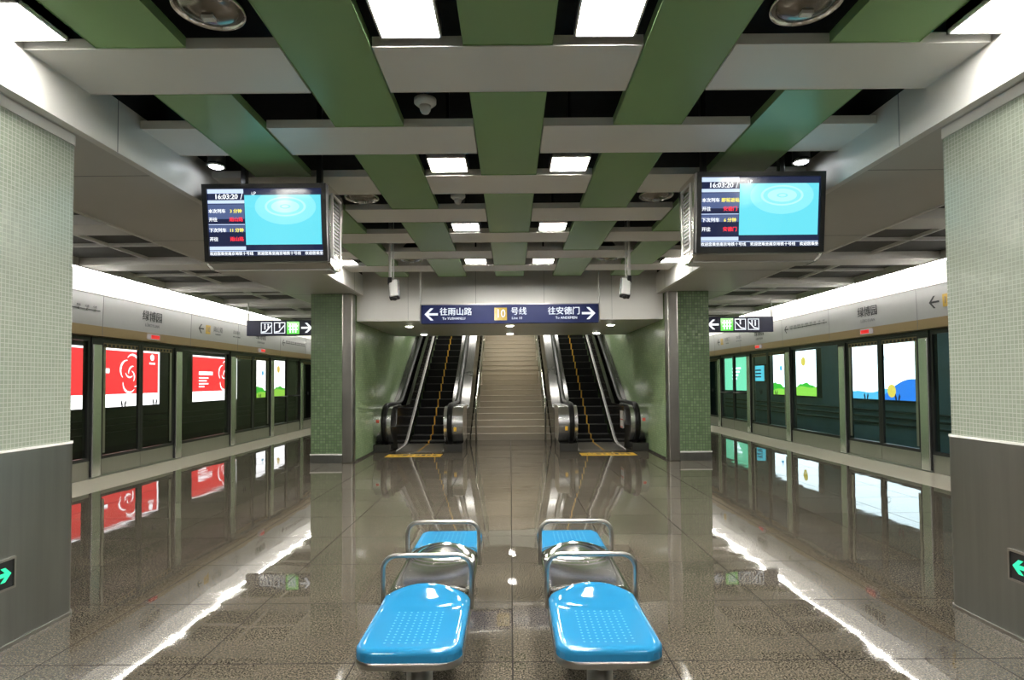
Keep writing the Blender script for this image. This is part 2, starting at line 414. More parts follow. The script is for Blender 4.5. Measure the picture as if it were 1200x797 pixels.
struct(MB().box(-5.5, 5.5, -7, 29.8, -0.3, 0).build('floor', 'granite'), 'polished speckled grey brown granite floor of the platform')
for s in (-1, 1):
    struct(MB().box(s * 5.5, s * (XP + .18), -7, 26, -0.3, 0.0).build('trim_1', 'edge_stone'), 'pale stone strip along the %s platform edge' % SIDE[s])
    # track trench
    struct(MB().box(s * (XP + .18), s * XT, -7, 30, -1.4, -1.2).build('ground', 'tunnel'), 'dark track bed beyond the %s screen doors' % SIDE[s])
    w = struct(MB().box(s * XT, s * (XT + .2), -7, 30, -1.4, 4.2).build('wall_' + SIDE[s], 'tunnel' if s < 0 else 'tunnel_teal_lit'), 'dark tunnel wall across the %s track' % SIDE[s])
    b = MB()
    for z in (0.1, 0.28, 0.46): b.box(s * (XT - .10), s * XT, -7, 30, z, z + .05)
    b.build('cable_duct', 'duct', w)
    struct(MB().box(s * (XP + .25), s * XT, -7, 30, 3.3, 3.5).build('ceiling', 'tunnel'), 'dark tunnel ceiling over the %s track' % SIDE[s])
    struct(MB().box(s * (XP + .18), s * (XP + .25), -7, 30, -1.4, -0.3).build('wall_platform_' + SIDE[s], 'tunnel'), 'concrete face under the %s platform edge' % SIDE[s])
    struct(MB().box(s * 3.53, s * XT, 29.8, 30, -1.4, 4.2).build('wall_far_' + SIDE[s], 'tunnel'), 'grey end wall at the far end of the %s platform' % SIDE[s])
struct(MB().box(-XT, XT, -7.2, -7, -1.4, 4.2).build('wall_back', 'grey_panel'), 'grey wall behind the viewpoint')
struct(MB().box(-2.85, 2.85, -7, 10.6, 4.0, 4.2).build('ceiling', 'void'), 'black ceiling void above the woven panels')

for s in (-1, 1):
    # fascia and soffit in one bent cladding
    y0, y1 = -7, 10.52
    fa = struct(MB().box(s * XF, s * (XF + .06), y0, y1, SOFF - .002, CEIL + .10).build('trim_2', 'white_panel'), 'white upright fascia along the %s edge of the woven ceiling' % SIDE[s])
    struct(MB().box(s * (XF + .02), s * (XF + .12), y0, 10.6, CEIL + .10, 4.0).build('wall_void_' + SIDE[s], 'void'), 'black side of the ceiling void')
    b = MB()
    for k in range(-3, 5): b.box(s * (XF - .001), s * XF, 3.9 + 1.5 * k, 3.906 + 1.5 * k, SOFF, CEIL + .1)
    b.build('panel_joint', 'ink_grey', bpy.data.objects[fa.name])
    so = struct(MB().box(s * (XF + .06), s * XS, y0, 26, SOFF, SOFF + .05).build('ceiling', 'grey_panel'), 'flat grey soffit strip above the %s pillars' % SIDE[s])
    MB().box(s * XS, s * (XS + .035), y0, 26, SOFF - .01, SOFF + .16).build('edge_rim', 'white_panel', so)
    b = MB()
    for k in range(-2, 13): b.box(s * (XF + .03), s * XS, 0.35 + 2 * k, 0.358 + 2 * k, SOFF - .0015, SOFF)
    b.build('panel_joint', 'ink_grey', so)
    # outer ceiling: dark mesh panels in a grey grid
    oc = struct(MB().box(s * (XS + .03), s * 5.99, y0, 26, 3.16, 3.22).build('ceiling', 'mesh_dark'), 'dark mesh ceiling over the %s platform edge' % SIDE[s])
    b = MB()
    for k in range(-1, 10): b.box(s * (XS + .03), s * 5.93, 5.9 + 2 * (k - 1), 6.32 + 2 * (k - 1), SOFF + .055, 3.17)
    b.build('cross_rail', 'grey_panel', oc)
    b = MB()
    for k in range(-1, 10): b.box(s * (XS + .03), s * 5.93, 7.1 + 2 * (k - 1), 7.13 + 2 * (k - 1), 3.12, 3.165)
    b.box(s * 4.94, s * 4.965, y0, 26, 3.12, 3.165)
    b.build('tee_bar', 'white_panel', oc)
    MB().box(s * 5.90, s * 5.94, y0, 26, SOFF + .045, 3.2).build('edge_rim', 'grey_panel', oc)

# bulkhead over the escalators, its soffit and the stair shaft behind
YB = 10.5
bh = struct(MB().box(-2.78, 2.78, YB, YB + .1, 2.53, 4.0).build('wall_front', 'white_panel'), 'pale grey metal bulkhead above the escalators')
b = MB()
for x in (-1.85, -.62, .62, 1.85): b.box(x, x + .004, YB - .001, YB, 2.54, 3.6)
b.build('panel_joint', 'ink_grey', bh)
struct(MB().box(-2.78, 2.78, YB + .1, 14.0, 2.53, 2.62).build('ceiling', 'grey_panel'), 'low soffit between the bulkhead and the stair shaft')
for s in (-1, 1):
    w = struct(MB().box(s * 2.79, s * 3.53, 10.42, 26, 0, 7.6).build('wall_stair_' + SIDE[s], 'tile_wall'), 'green mosaic wall beside the %s escalator' % SIDE[s])
    MB().box(s * 2.775, s * 2.80, 10.42, 13.4, 0, 0.035).build('baseboard', 'chrome', w)
struct(MB().prism([(14.0, 2.62), (14.0, 4.9), (24.8, 9.2), (24.8, 9.3), (13.9, 5.0), (13.9, 2.62)], 'x', -2.8, 2.8).build('ceiling', 'white_panel'), 'sloping white ceiling of the stair shaft')
struct(MB().box(-2.8, 2.8, 26, 26.2, 4, 9.5).build('wall_upper', 'white_panel'), 'pale end wall above the stairs')
struct(MB().box(-2.8, 2.8, 22.6, 26, 4.0, 4.28).build('floor', 'granite'), 'landing at the head of the stairs')

# far pillars flanking the escalators
for s in (-1, 1):
    p = struct(MB().box(s * 2.98, s * 3.53, 10.27, 10.46, 0.15, SOFF).build('pillar', 'tile_green'), 'green mosaic pillar at the %s of the escalators' % SIDE[s])
    MB().box(s * 2.79, s * 2.98, 10.255, 10.47, 0.0, SOFF, 0.02).build('corner_strip', 'steel', p)
    MB().box(s * 2.98, s * 3.54, 10.262, 10.47, 0.0, 0.145).build('plinth', 'steel_dark', p)
    MB().box(s * 2.98, s * 3.545, 10.258, 10.47, 0.145, 0.165).build('plinth_bead', 'white_panel', p)

# near pillars: steel cladding below, pale mosaic above
for s in (-1, 1):
    y0, y1, xi, xo = 1.6, 3.66, 2.745, 3.56
    r = 0.05
    def outline(g):
        xa, xb, ya, yb = xi - g, xo + g, y0 - g, y1 + g
        rr = r + g; pts = []
        for cx, cy, a0 in ((xb - rr, yb - rr, 0), (xa + rr, yb - rr, 90), (xa + rr, ya + rr, 180), (xb - rr, ya + rr, 270)):
            for k in range(7):
                a = math.radians(a0 + 15 * k); pts.append((s * (cx + rr * math.cos(a)), cy + rr * math.sin(a)))
        return pts
    p = struct(MB().prism(outline(0.0), 'z', 1.06, SOFF, True).build('pillar', 'tile_pale'), 'broad pillar with pale mosaic over steel cladding at the %s' % SIDE[s])
    MB().prism(outline(0.012), 'z', 0.02, 1.06, True).build('steel_cladding', 'steel_dark', p)
    MB().prism(outline(0.016), 'z', 1.055, 1.068, True).build('cladding_bead', 'white_panel', p)
    MB().prism(outline(0.02), 'z', 0.0, 0.02, True).build('plinth_bead', 'steel', p)
    MB().prism(outline(0.006), 'z', SOFF - .07, SOFF - .002, True).build('head_band', 'grey_panel', p)

# ------------------------------------------------------------------ woven ceiling
def yb(k): return 3.13 + (k - 1)            # near edge of white row k
ORD = ['nearest', 'first', 'second', 'third', 'fourth', 'fifth', 'sixth', 'seventh', 'eighth']
def tray(x0, x1, y0, y1, name, mat, label, cat, group):
    g = 0.004
    b = MB(); b.box(x0 + g, x1 - g, y0 + g, y1 - g, CEIL, CEIL + .06)
    b.bm.faces.ensure_lookup_table()
    f = min(b.bm.faces, key=lambda f: f.calc_center_median().z)
    bmesh.ops.inset_region(b.bm, faces=[f], thickness=0.022, depth=0)
    r = bmesh.ops.inset_region(b.bm, faces=[f], thickness=0.005, depth=-0.006)
    bmesh.ops.recalc_face_normals(b.bm, faces=b.bm.faces)
    c = Vector(((x0 + x1) / 2, (y0 + y1) / 2, CEIL))
    b.xform(Matrix.Translation(-c))
    return tag(b.build(name, mat, None, c), label, cat, group, 'thing')
for k in range(0, 8):
    if k % 2: segs = [(-.75, .75, 'middle'), (-XF, -1.25, 'left'), (1.25, XF, 'right')]
    else: segs = [(-1.75, -.25, 'left of middle'), (.25, 1.75, 'right of middle'), (-XF, -2.25, 'short far left'), (2.25, XF, 'short far right')]
    for x0, x1, w in segs:
        if k == 0: continue
        tray(x0, x1, yb(k), yb(k) + .51, 'white_ceiling_panel', 'white_panel',
             '%s white ceiling panel in the %s crosswise row from the front' % (w, ORD[k]), 'ceiling panel', 'white panels of the woven ceiling')
for c, w in ((0, 'middle'), (-1, 'inner left'), (1, 'inner right'), (-2.01, 'outer left'), (2.01, 'outer right')):
    odd = abs(abs(c) - 1) < .1
    n = 0
    for k in range(1 if odd else 0, 9, 2):
        y0, y1 = yb(k - 1) + .51, yb(k + 1)
        if k >= 7: y1 = 10.12
        if y1 - y0 < .3: continue
        n += 1
        tray(c - .25, c + .25, y0, y1, 'green_ceiling_panel', 'green_panel',
             'green ceiling panel, %s lengthwise row, number %s from the front' % (w, ['one', 'two', 'three', 'four', 'five'][n - 1]), 'ceiling panel', 'green panels of the woven ceiling')

def square_lamp(x, y, label):
    r = root('ceiling_light', (x, y, CEIL), label, 'ceiling light', 'square lamps in the woven ceiling')
    h = .165
    b = MB()
    for a, c, d, e in ((-h, h, -h, -h + .012), (-h, h, h - .012, h), (-h, -h + .012, -h, h), (h - .012, h, -h, h)): b.box(a, c, d, e, .01, .09)
    b.build('frame', 'white_panel', r)
    MB().box(-h + .012, h - .012, -h + .012, h - .012, .022, .03).build('diffuser', 'lamp' if abs(x) < 2 else 'lamp_side', r)
    MB().box(-h, h, -h, h, .03, .09).build('housing', 'white_panel', r)
    MB().box(-.012, .012, -.012, .012, .09, .74).build('hanger', 'black_metal', r)
    return r
for k in (1, 3, 5, 7):
    for x in (-.52, .52):
        square_lamp(x, yb(k) - .22, 'square ceiling light %s the middle green panels before the %s white row' % ('left of' if x < 0 else 'right of', ORD[k]))
for s in (-1, 1):
    square_lamp(s * 2.53, yb(1) - .22, 'square ceiling light in the top %s corner of the picture beside the fascia' % SIDE[s])
    square_lamp(s * 2.53, yb(7) - .22, 'square ceiling light beside the %s fascia just behind the display' % SIDE[s])
    square_lamp(s * 1.5, -1.4, 'square ceiling light behind the viewpoint on the %s' % SIDE[s])
    square_lamp(s * .52, yb(-1) - .22, 'square ceiling light over the viewpoint, %s one' % SIDE[s])

def big_lamp(x, y, label):
    r = root('round_lamp', (x, y, CEIL + .03), label, 'ceiling lamp', 'large unlit round lamps in the ceiling')
    MB().lathe([(.160, .02), (.166, .0), (.172, .004), (.174, .03), (.165, .05), (.155, .05)], (0, 0, 0), seg=36).build('rim', 'chrome', r)
    MB().lathe([(.0, -.03), (.06, -.026), (.11, -.012), (.163, .018), (.163, .03), (.0, .03)], (0, 0, 0), seg=36).build('lens', 'reflector', r)
    MB().lathe([(.15, .045), (.13, .2), (.07, .28), (.0, .28)], (0, 0, 0), seg=24).build('housing', 'black_metal', r)
    MB().lathe([(.012, .28), (.012, .71), (0, .71)], (0, 0, 0), seg=8).build('hanger', 'black_metal', r)
    MB().box(-.03, .03, -.018, .018, -.045, -.025).build('bulb_holder', 'white_panel', r)
for s in (-1, 1):
    for k, w in ((1, 'before the first white ceiling row'), (4, 'before the fourth white ceiling row'), (7, 'before the seventh white ceiling row')):
        big_lamp(s * 1.5, yb(k) - .27, 'round unlit chrome lamp on the %s, %s' % (SIDE[s], w))
def detector(x, y, label):
    r = root('smoke_detector', (x, y, CEIL - .01), label, 'smoke detector', 'smoke detectors')
    MB().lathe([(.0, .03), (.055, .032), (.075, .05), (.075, .075), (0, .075)], (0, 0, 0)).build('base', 'cctv_white', r)
    MB().lathe([(.0, -.02), (.025, -.018), (.035, 0), (.04, .03), (0, .03)], (0, 0, 0)).build('sensor_head', 'cctv_white', r)
    MB().lathe([(.012, .075), (.012, .75), (0, .75)], (0, 0, 0), seg=8).build('hanger', 'black_metal', r)
detector(-.56, 3.86, 'white smoke detector behind the first middle white ceiling panel')
detector(-.52, 5.86, 'small white smoke detector behind the third middle white ceiling panel')
def downlight(name, x, y, z, rad, mat, label, group):
    r = root(name, (x, y, z), label, 'downlight', group)
    MB().lathe([(rad * .86, -.002), (rad, -.006), (rad * 1.12, -.004), (rad * 1.12, .02), (rad * .86, .02)], (0, 0, 0), seg=28).build('trim_ring', 'chrome', r)
    MB().lathe([(0, -.016), (rad * .6, -.013), (rad * .86, -.004), (rad * .86, .008), (0, .008)], (0, 0, 0), seg=28).build('lens', mat, r)
    return r
for s in (-1, 1):
    d = downlight('downlight', s * 2.48, 4.87, CEIL + .0, .065, 'down_blue', 'round lit downlight in the dark gap above the %s display' % SIDE[s], 'round downlights above the displays')
    MB().lathe([(.07, .02), (.07, .16), (.015, .17), (.015, .74), (0, .74)], (0, 0, 0)).build('can', 'black_metal', d)
for x, w in ((-2.0, 'left'), (0, 'middle'), (2.0, 'right')):
    for y, v in ((11.5, 'front'), (13.45, 'back')):
        downlight('soffit_downlight', x, y, 2.525, .085, 'down', 'round downlight in the soffit over the escalators, %s one of the %s row' % (w, v), 'downlights in the escalator soffit')

# unseen lamps added in the shaft (above the soffit) to light the stairs
for i, y in enumerate((16.5, 19.5, 22.5)):
    z = 4.9 + (y - 14) * .398 - .56
    r = root('unseen_stair_light', (0, y, z), 'added unseen strip light on the sloping shaft ceiling, number %s from below' % ['one', 'two', 'three'][i], 'strip light', 'added strip lights over the stairs')
    b = MB().box(-1.9, 1.9, -.1, .1, 0, .05)
    b.build('housing', 'white_panel', r)
    MB().box(-1.88, 1.88, -.085, .085, -.012, 0).build('diffuser', M['down'], r)
    b = MB()
    for x in (-1.5, 1.5): b.tube([(x, 0, .05), (x, 0, .52)], .01, 8)
    b.build('hanger', 'cctv_white', r)

# ------------------------------------------------------------------ cove lighting
for s in (-1, 1):
    cb = struct(MB().prism([(s * 6.17, 2.775), (s * 6.3, 2.775), (s * 6.06, 3.12), (s * 6.0, 3.12)], 'y', 2.0, 26).build('trim_3', 'cove'), 'white glowing board of the light cove above the %s screen doors' % SIDE[s])
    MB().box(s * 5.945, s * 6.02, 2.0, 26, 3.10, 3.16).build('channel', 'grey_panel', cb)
    n = 0
    y = 3.0
    while y < 25:
        r = root('cove_tube', (s * 5.97, y + .6, 3.045), 'bright slim cove tube on the %s, number %d from the viewpoint end' % (SIDE[s], n + 1), 'tube light', 'tube lights of the cove')
        MB().box(-.010, .010, -.575, .575, -.009, .009, .005).build('tube', 'tube', r)
        b = MB()
        for e in (-.575, .575): b.box(-.012, .012, e - .01, e + .01, .012, .056)
        b.build('holder', 'white_panel', r)
        n += 1; y += 1.2

# ------------------------------------------------------------------ platform screen doors
def bars(mb, x0, x1, z0, z1, w, y0=-.025, y1=.025, top=None, bot=None):
    mb.box(x0, x0 + w, y0, y1, z0, z1); mb.box(x1 - w, x1, y0, y1, z0, z1)
    mb.box(x0 + w, x1 - w, y0, y1, z1 - (top or w), z1); mb.box(x0 + w, x1 - w, y0, y1, z0, z0 + (bot or w))
    return mb
def screen_door(s, yc, label, word):
    g = 'glass' if s < 0 else 'glass_teal'
    r = root('platform_screen_door', (s * XP, yc, 0), label, 'platform screen door', 'sliding screen doors', rz=-s * PI / 2)
    for e in (-1, 1):
        po = MB().box(e * 1.0, e * 1.19, -.06, .10, 0.02, 2.04, .012).build('post', 'bright_steel', r)
        b = MB().box(e * .978, e * 1.0, -.045, .09, .03, 2.1); b.box(e * 1.19, e * 1.21, -.045, .09, .03, 2.1); b.box(e * 1.0, e * 1.19, -.045, .09, 2.04, 2.1)
        b.build('seal', 'black_metal', po)
        leaf = bars(MB(), *sorted((e * .004, e * .975)), .27, 2.10, .055, -.02, .02, top=.03, bot=.05).build('door_leaf', 'black_metal', r)
        a, c = sorted((e * .059, e * .92))
        MB().box(a, c, -.005, .005, .32, 2.07).build('pane', g, leaf)
        MB().box(*sorted((e * .004, e * .975)), -.022, .022, .03, .27, .004).build('kick_plate', 'kick', leaf)
        MB().box(*sorted((e * .86, e * .915)), -.014, -.006, .36, 2.0).build('reflection_strip', 'steel', leaf)  # a bright reflection in the glass, built as a pale strip
        MB().box(a, c, -.012, -.006, 2.0, 2.07).build('warning_strip', 'gold', leaf)
        b = MB()
        n = 9
        for k in range(n):
            x = a + (c - a) * (k + .5) / n
            b.box(x - .028, x + .028, -.0135, -.0125, 2.015, 2.055)
        b.build('warning_lettering', 'ink', leaf)
        b = MB()
        for q in (-1, 1):
            x = e * .42
            b.prism([(x + q * .02, 1.03), (x + q * .05, 1.06), (x + q * .07, 1.12), (x + q * .05, 1.17), (x + q * .02, 1.10)], 'y', -.0065, -.0055)
        b.build('hand_sticker', 'sticker', leaf)
    MB().box(-1.21, 1.21, -.05, .08, 2.10, 2.148).build('head_rail', 'black_metal', r)
    MB().box(-1.21, 1.21, -.05, .08, 0, .03).build('sill', 'steel_dark', r)
    return r
def fixed_screen(s, y0, y1, label, emergency=False):
    g = 'glass' if s < 0 else 'glass_teal'
    w = (y1 - y0) / 2
    r = root('fixed_glass_screen', (s * XP, (y0 + y1) / 2, 0), label, 'glass screen', 'fixed glass screens', rz=-s * PI / 2)
    spans = [(-w, w)] if not emergency else [(-w, -.01), (.01, w)]
    for a, c in spans:
        f = bars(MB(), a, c, .27, 2.148, .05, top=.068, bot=.05).build('frame', 'black_metal', r)
        MB().box(a + .05, c - .05, -.005, .005, .32, 2.08).build('pane', g, f)
        MB().box(a, c, -.028, .028, .0, .27, .004).build('kick_plate', 'kick', r)
        if emergency:
            b = MB().tube([(a + .06, -.06, 1.05), (c - .06, -.06, 1.05)], .018)
            for x in (a + .10, c - .10): b.box(x - .015, x + .015, -.05, -.004, 1.035, 1.065)
            b.build('push_bar', 'black', r)
    return r
NTH = ['largest', 'second', 'third', 'fourth']
for s in (-1, 1):
    post = {-1: ['facing the large red poster', 'facing the white poster with green grass', 'just past the blue platform sign', 'last before the far end'],
            1: ['facing the white and blue poster', 'facing the white poster with green hills', 'facing the mint green poster', 'last before the far end']}[s]
    for k in range(4):
        yc = 9.96 + 4.35 * k
        if k < 3 or True:
            screen_door(s, yc, '%s sliding platform screen door on the %s, %s' % (NTH[k], SIDE[s], post[k]), k)
        if k < 3:
            fixed_screen(s, yc + 1.21, yc + 4.35 - 1.21, ['wide single fixed glass screen on the %s between the first two doors', 'paired glass emergency screen with push bars on the %s', 'wide fixed glass screen farthest along on the %s'][k] % SIDE[s], k == 1)
    fixed_screen(s, 6.0, 9.96 - 1.21, 'fixed glass screen on the %s partly hidden by the near pillar' % SIDE[s])
    # header above the doors
    L0, L1 = 4.0, 25.6
    yc = (L0 + L1) / 2; h = (L1 - L0) / 2
    r = root('screen_door_header', (s * XP, yc, 0), 'long silver header with station lettering above the %s screen doors' % SIDE[s], 'header', rz=-s * PI / 2)
    MB().prism([(-.20, 2.297), (-.215, 2.757), (.2, 2.757), (.2, 2.297)], 'x', -h, h).build('header_panel', 'header_panel', r)
    MB().box(-h, h, -.20, .2, 2.15, 2.297).build('gold_band', 'gold', r)
    MB().box(-h, h, -.22, -.2, 2.757, 2.768).build('top_bead', 'ink_grey', r)
    sl = math.atan2(-.015, .46)
    T = Matrix.Rotation(-sl, 4, 'X')
    def yz(z): return -.20 - .015 * (z - 2.297) / .46 - .003
    jt = MB()
    for k in range(-1, 5):
        u0 = (9.96 + 4.35 * k - yc) * (-s)
        for e in (-1, 1):
            x = u0 + e * 1.21
            if abs(x) < h: jt.box(x - .004, x + .004, -.2025, -.19, 2.15, 2.30)
            if abs(x) < h: jt.prism([(-.2025, 2.297), (-.2175, 2.757), (-.21, 2.757), (-.195, 2.297)], 'x', x - .004, x + .004)
        if abs(u0) > h - 1: continue
        lp = MB().box(u0 - .14, u0 + .14, -.262, -.2, 2.185, 2.275, .01).build('indicator_lamp', 'lamp_white', r)
        MB().box(u0 - .115, u0 + .115, -.266, -.259, 2.192, 2.255).build('lens', 'lamp_red', lp)
        MB().text('绿博园', .185, (u0, yz(2.565), 2.565), T, bold=.001).build('station_name', 'ink', r)
        MB().text('LÜBOYUAN', .075, (u0, yz(2.42), 2.42), T).build('station_name', 'ink_grey', r)
        # direction mark and route map in the bay between the doors
        ua = u0 + (2.175 - .85) * (1 if s < 0 else 1)
        if abs(ua + 2.2) > h: continue
        def lean(b, off=0.0):
            for v in b.bm.verts: v.co.y += yz(v.co.z) - off
            return b
        if (s < 0 and k % 2 == 0) or (s > 0 and k % 2 == 0):
            lean(arrow(MB(), ua + .25, 2.52, .2, 0, -1, .14), .001).build('direction_arrow', 'ink', r)
            lb = lean(MB().box(ua + .42, ua + .60, -.002, 0, 2.43, 2.61)).build('line_badge', 'ink_gold', r)
            MB().text('10', .15, (ua + .51, yz(2.52) - .004, 2.52), T).build('numeral', 'ink_grey', lb)
            dn = ('雨山路', 'YUSHANLU') if s < 0 else ('安德门', 'ANDEMEN')
            MB().text(dn[0], .13, (ua + .92, yz(2.545), 2.545), T).build('destination', 'ink_grey', r)
            MB().text(dn[1], .045, (ua + .92, yz(2.45), 2.45), T).build('destination', 'ink_grey', r)
            MB().text('首末班车', .085, (ua + 1.75, yz(2.555), 2.555), T).build('timetable_heading', 'ink_grey', r)
            MB().text('FIRST / LAST TRAIN', .04, (ua + 1.75, yz(2.46), 2.46), T).build('timetable_heading', 'ink_grey', r)
        else:
            lean(arrow(MB(), ua + .1, 2.52, .18, 0, -1, .14), .001).build('direction_arrow', 'ink', r)
            b = MB().box(ua + .25, ua + 1.75, -.001, .0005, 2.513, 2.527)
            for q in range(9): b.lathe([(0, -.0015), (.016, -.0015), (.016, .0), (0, .0)], (ua + .32 + q * .165, 0, 2.52), 'y', 10)
            rl = lean(b, .001).build('route_line', 'ink', r)
            b = MB()
            for q in range(9): b.text('雨山路 文德路 龙华路 浦口 绿博园 梦都 奥体 元通 中胜'.split()[q], .042, (ua + .32 + q * .165, yz(2.565), 2.565), T)
            b.build('station_lettering', 'ink_grey', rl)
    jt.build('panel_joint', 'ink_grey', r)

# ------------------------------------------------------------------ lit posters across the tracks
def arc(mb, cx, cz, rad, a0, a1, w, y):
    n = 22; A = []
    for k in range(n + 1):
        a = math.radians(a0 + (a1 - a0) * k / n); A.append((cx + rad * math.cos(a), cz + rad * math.sin(a)))
        # taper towards both ends
    B = []
    for k in range(n, -1, -1):
        a = math.radians(a0 + (a1 - a0) * k / n); t = k / n; rr = rad - w * (math.sin(PI * t) * .8 + .2)
        B.append((cx + rr * math.cos(a), cz + rr * math.sin(a)))
    for i in range(n):
        mb.prism([A[i], A[i + 1], B[n - i - 1], B[n - i]], 'y', y, y + .002)
def hill(pts, y): return MB().prism(pts, 'y', y, y + .003)
def lightbox(s, y0, y1, z0, z1, base, label):
    w = (y1 - y0) / 2
    r = root('advertisement_lightbox', (s * (XT - .14), (y0 + y1) / 2, 0), label, 'lightbox poster', 'lit posters across the tracks', rz=-s * PI / 2)
    bars(MB(), -w - .05, w + .05, z0 - .05, z1 + .05, .05, -.02, .14).build('frame', 'black_metal', r)
    MB().box(-w, w, 0, .13, z0, z1).build('poster', base, r)
    return r, w
Z0, Z1 = .82, 2.38
for y0, y1, lab in ((13.6, 17.45, 'red lit poster with white swirl, larger one across the left track'), (19.25, 22.4, 'red lit poster with white swirl, smaller one across the left track')):
    r, w = lightbox(-1, y0, y1, Z0, Z1, 'post_red', lab)
    MB().box(-w, w, -.004, 0, Z0, Z0 + .34).build('white_band', 'post_white', r)
    MB().box(w - .06, w, -.0045, 0, Z0, Z1).build('white_margin', 'post_white', r)
    MB().box(-w, w, -.0035, 0, Z1 - .05, Z1).build('top_margin', 'post_white', r)
    b = MB()
    cx, cz = .62, 1.72
    for k in range(4):                           # open crescents turning round a small knot
        a = 70 + 90 * k
        px, pz = cx + .20 * math.cos(math.radians(a)), cz + .30 * math.sin(math.radians(a))
        arc(b, px, pz, .27, a - 80, a + 75, .06, -.005)
    for k in range(3):
        a = 30 + 120 * k
        arc(b, cx + .07 * math.cos(math.radians(a)), cz + .09 * math.sin(math.radians(a)), .17, a + 40, a + 170, .045, -.0055)
    b.build('swirl_mark', 'post_white', r)
    b = MB(); b.box(-1.15, -.25, -.005, 0, 1.72, 1.84)
    for k, l in enumerate((.62, .5, .62, .35)): b.box(-1.15, -1.15 + l, -.005, 0, 1.60 - .1 * k, 1.64 - .1 * k)
    b.build('headline', 'post_white', r)
    b = MB(); b.lathe([(0, -.006), (.09, -.006), (.09, 0), (0, 0)], (w - .35, 0, 2.20), 'y', 20); b.box(w - .48, w - .22, -.006, 0, 2.0, 2.05); b.build('emblem', 'post_white', r)
def grass_poster(s, y0, y1, lab):
    r, w = lightbox(s, y0, y1, Z0, Z1 + .06, 'post_white', lab)
    pts = [(-w, Z0)] + [(-w + 2 * w * k / 20, Z0 + .34 + .12 * math.sin(k * .45 + 1) + .03 * math.sin(k * 2.1)) for k in range(21)] + [(w, Z0)]
    hill(pts, -.004).build('green_hill', 'post_green', r)
    pts = [(-w, Z0)] + [(-w + 2 * w * k / 20, Z0 + .16 + .20 * k / 20 + .05 * math.sin(k * .6)) for k in range(21)] + [(w, Z0)]
    hill(pts, -.008).build('lime_meadow', 'post_lime', r)
    b = MB()
    for k in range(5): b.box(-.5 + .12 * k, -.43 + .12 * k, -.006, 0, 1.60, 1.70)
    b.build('caption', 'ink_grey', r)
    b = MB(); b.lathe([(0, -.005), (.16, -.005), (.16, 0), (0, 0)], (w * .45, 0, 2.05), 'y', 20); b.build('yellow_spot', 'post_yellow', r)
    b = MB(); b.lathe([(0, -.005), (.10, -.005), (.10, 0), (0, 0)], (-w * .6, 0, 1.85), 'y', 20); b.build('blue_spot', 'post_sky', r)
    return r
grass_poster(-1, 24.1, 27.3, 'white lit poster with green grass across the left track')
grass_poster(1, 20.0, 23.3, 'white lit poster with green hill across the right track')
r, w = lightbox(1, 15.0, 18.0, Z0, Z1 + .10, 'post_white', 'white lit poster with blue hill across the right track')
pts = [(-w, Z0)] + [(-w + 2 * w * k / 20, Z0 + .20 + .28 * (k / 20) ** 2.2 + .03 * math.sin(k * .7)) for k in range(21)] + [(w, Z0)]
hill(pts, -.004).build('pale_blue_hill', 'post_sky', r)
pts = [(w * .05, Z0)] + [(w * .05 + w * .95 * k / 14, Z0 + .12 + .46 * math.sin(k / 14 * PI * .6)) for k in range(15)] + [(w, Z0)]
hill(pts, -.008).build('blue_hill', 'post_blue', r)
b = MB(); b.lathe([(0, -.010), (.18, -.010), (.18, 0), (0, 0)], (w * .28, 0, Z0 + .25), 'y', 24); b.build('yellow_spot', 'post_yellow', r)
b = MB()
for k in range(4): arc(b, w * .0 + .05 * k, 2.0 - .05 * k, .12, 20, 160, .02, -.005)
b.build('kite_mark', 'ink_grey', r)
r, w = lightbox(1, 25.6, 28.6, Z0 + .1, Z1 + .06, 'post_mint', 'mint green lit poster across the right track')
b = MB()
for k in range(4): b.box(-.5, .5 - .15 * k, -.005, 0, 1.9 - .16 * k, 1.98 - .16 * k)
b.build('headline', 'post_white', r)
# a small cyan information screen on the tunnel wall
r, w = lightbox(1, 24.1, 25.2, 1.35, 2.0, 'scr_cyan', 'small cyan screen across the right track')
b = MB()
for k in range(3): b.box(-.35, .2, -.005, 0, 1.5 + .14 * k, 1.56 + .14 * k)
b.build('text_rows', 'scr_navy', r)

for k in range(4):  # unseen lamps added to give the right track a teal fill
    y = 9.0 + 4.6 * k
    r = root('unseen_tunnel_fill', (6.80, y, 3.235), 'added cool fill light under the right tunnel ceiling, number %s from the front' % ['one', 'two', 'three', 'four'][k], 'strip light', 'added fill lights of the right tunnel')
    MB().box(-.08, .08, -.75, .75, 0, .065).build('housing', 'white_panel', r)
    MB().box(-.06, .06, -.72, .72, -.012, 0).build('diffuser', M['tunnel_fill'], r)

